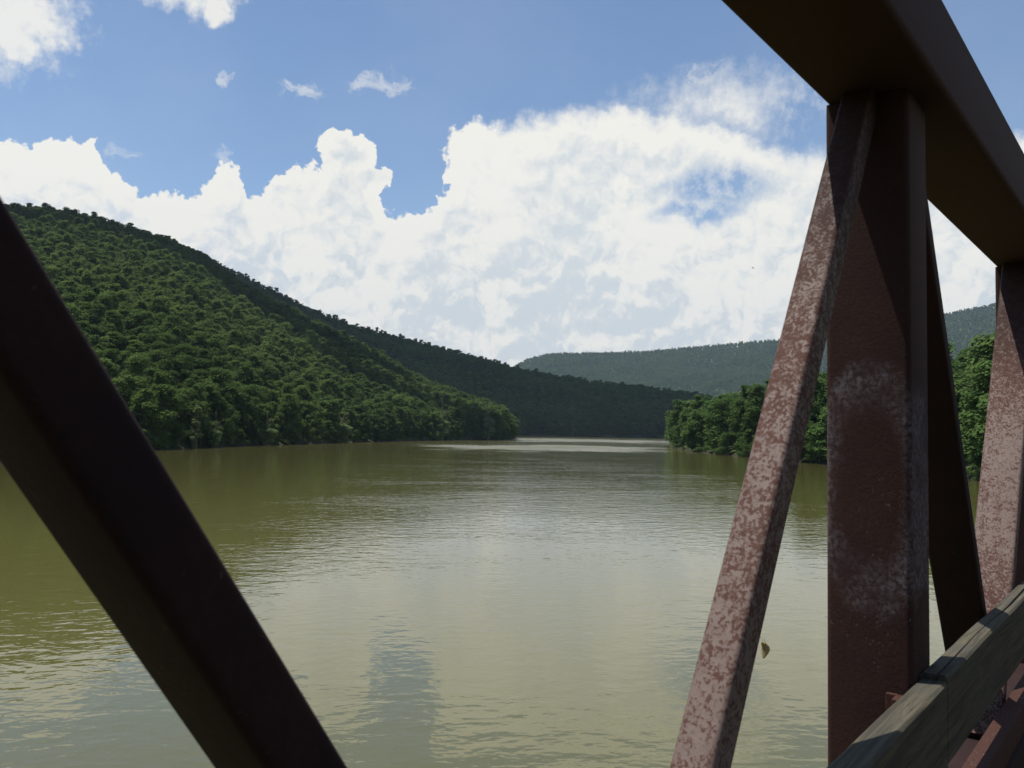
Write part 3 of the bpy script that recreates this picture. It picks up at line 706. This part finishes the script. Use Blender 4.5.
# ------------------------------------------------------------------ small things in the air
def bridge_point(px, py, nn):
    d = _F + _r*((px-512)/F_PX) - _v*((py-384)/F_PX); t = nn/d.dot(n_); return Vector((0, 0, EYE))+d*t
def mat_plain(name, c1, c2, sc, rough=0.7):
    m, T = new_mat(name); O = T.n('ShaderNodeTexCoord').outputs['Object']
    finish(T, T.n('ShaderNodeBsdfPrincipled', {'Base Color': T.mixc(T.noise(O, sc, 4, 0.6), c1, c2), 'Roughness': rough}))
    return m
p = bridge_point(766, 650, 0.33*S)
lf = bpy.data.objects.new('dry_leaf', None); link(lf); lf.location = p
tag(lf, 'small curled tan dry leaf dangling over the water beside the speckled diagonal brace', 'leaf')
LM = mat_plain('dry_leaf_skin', (0.34, 0.26, 0.13, 1), (0.50, 0.42, 0.24, 1), 120)
bm = bmesh.new(); nL, nW = 12, 5; vs = []
for i in range(nL+1):
    t = i/nL; y = math.sin(t*2.2)*0.008-0.004; z = 0.013-t*0.028; wd = 0.0105*math.sin(math.pi*min(1, t*0.93+0.05))**0.7
    vs.append([bm.verts.new((y-0.004*t*t*2+(k/nW-.5)*wd*1.5, (abs(k/nW-.5))*wd*1.4, z+0.0015*math.cos(k))) for k in range(nW+1)])
for i in range(nL):
    for k in range(nW): bm.faces.new((vs[i][k], vs[i][k+1], vs[i+1][k+1], vs[i+1][k]))
r_ = bmesh.ops.solidify(bm, geom=list(bm.faces), thickness=0.0004)
bm_obj('blade', bm, LM, lf, smooth=True)
def wire(name, pts, r, mat, parent):
    bm = bmesh.new(); prev = None
    for i, q in enumerate(pts):
        q = Vector(q); d = (Vector(pts[min(i+1, len(pts)-1)])-Vector(pts[max(i-1, 0)])).normalized(); x = d.orthogonal().normalized(); y = d.cross(x)
        cur = [bm.verts.new(q+(x*math.cos(k*2.094)+y*math.sin(k*2.094))*r) for k in range(3)]
        if prev:
            for k in range(3): bm.faces.new((prev[k], prev[(k+1) % 3], cur[(k+1) % 3], cur[k]))
        prev = cur
    return bm_obj(name, bm, mat, parent)
wire('stem', [(-0.003, 0, 0.012), (-0.006, 0, 0.017), (-0.0095, 0, 0.022)], 0.00035, LM, lf)
wire('stem', [(-0.0005, 0, 0.012), (-0.002, 0, 0.017), (-0.003, 0, 0.0205)], 0.0003, LM, lf)
top_ = Vector((0, 0, EYE+HB)) ; thr_h = EYE+HB+0.05-p.z
wire('spider_thread', [(-0.0095, 0, 0.022), (-0.008, 0, thr_h*0.5), tuple(Vector((0, 0, thr_h))-n_*(0.33*S-0.3135*S))], 0.00004, mat_plain('silk', (.5, .5, .5, 1), (.7, .7, .7, 1), 5), lf)
# a far bird
d = _F + _r*((753-512)/F_PX) - _v*((268-384)/F_PX); bp = Vector((0, 0, EYE))+d*95
bird = bpy.data.objects.new('bird', None); link(bird); bird.location = bp; bird.rotation_euler = (0.1, 0.25, 0.6)
tag(bird, 'tiny dark bird flying far off in front of the white cloud', 'bird')
BMt = mat_plain('bird_feathers', (0.03, 0.03, 0.03, 1), (0.08, 0.07, 0.06, 1), 30)
bm = bmesh.new(); rings = []
for i in range(9):
    t = i/8; rr_ = 0.035*math.sin(math.pi*min(1, t*0.9+0.06))**0.8; rings.append([bm.verts.new((math.cos(k*math.pi/4)*rr_, (t-.5)*0.26, math.sin(k*math.pi/4)*rr_)) for k in range(8)])
for i in range(8):
    for k in range(8): bm.faces.new((rings[i][k], rings[i][(k+1) % 8], rings[i+1][(k+1) % 8], rings[i+1][k]))
bm.faces.new(rings[0]); bm.faces.new(rings[-1][::-1]); bm_obj('body', bm, BMt, bird, smooth=True)
for sg in (-1, 1):
    bm = bmesh.new(); q = [(0.02, .05, .01), (.12, .07, .05), (.24, -.02, .04), (.13, -.03, .045), (.02, -.06, .01)]
    f1 = [bm.verts.new((sg*a, b, c)) for a, b, c in q]; f2 = [bm.verts.new((sg*a, b, c-.006)) for a, b, c in q]
    bm.faces.new(f1); bm.faces.new(f2[::-1])
    for i in range(5): bm.faces.new((f1[i], f1[(i+1) % 5], f2[(i+1) % 5], f2[i]))
    bm_obj('wing', bm, BMt, bird)
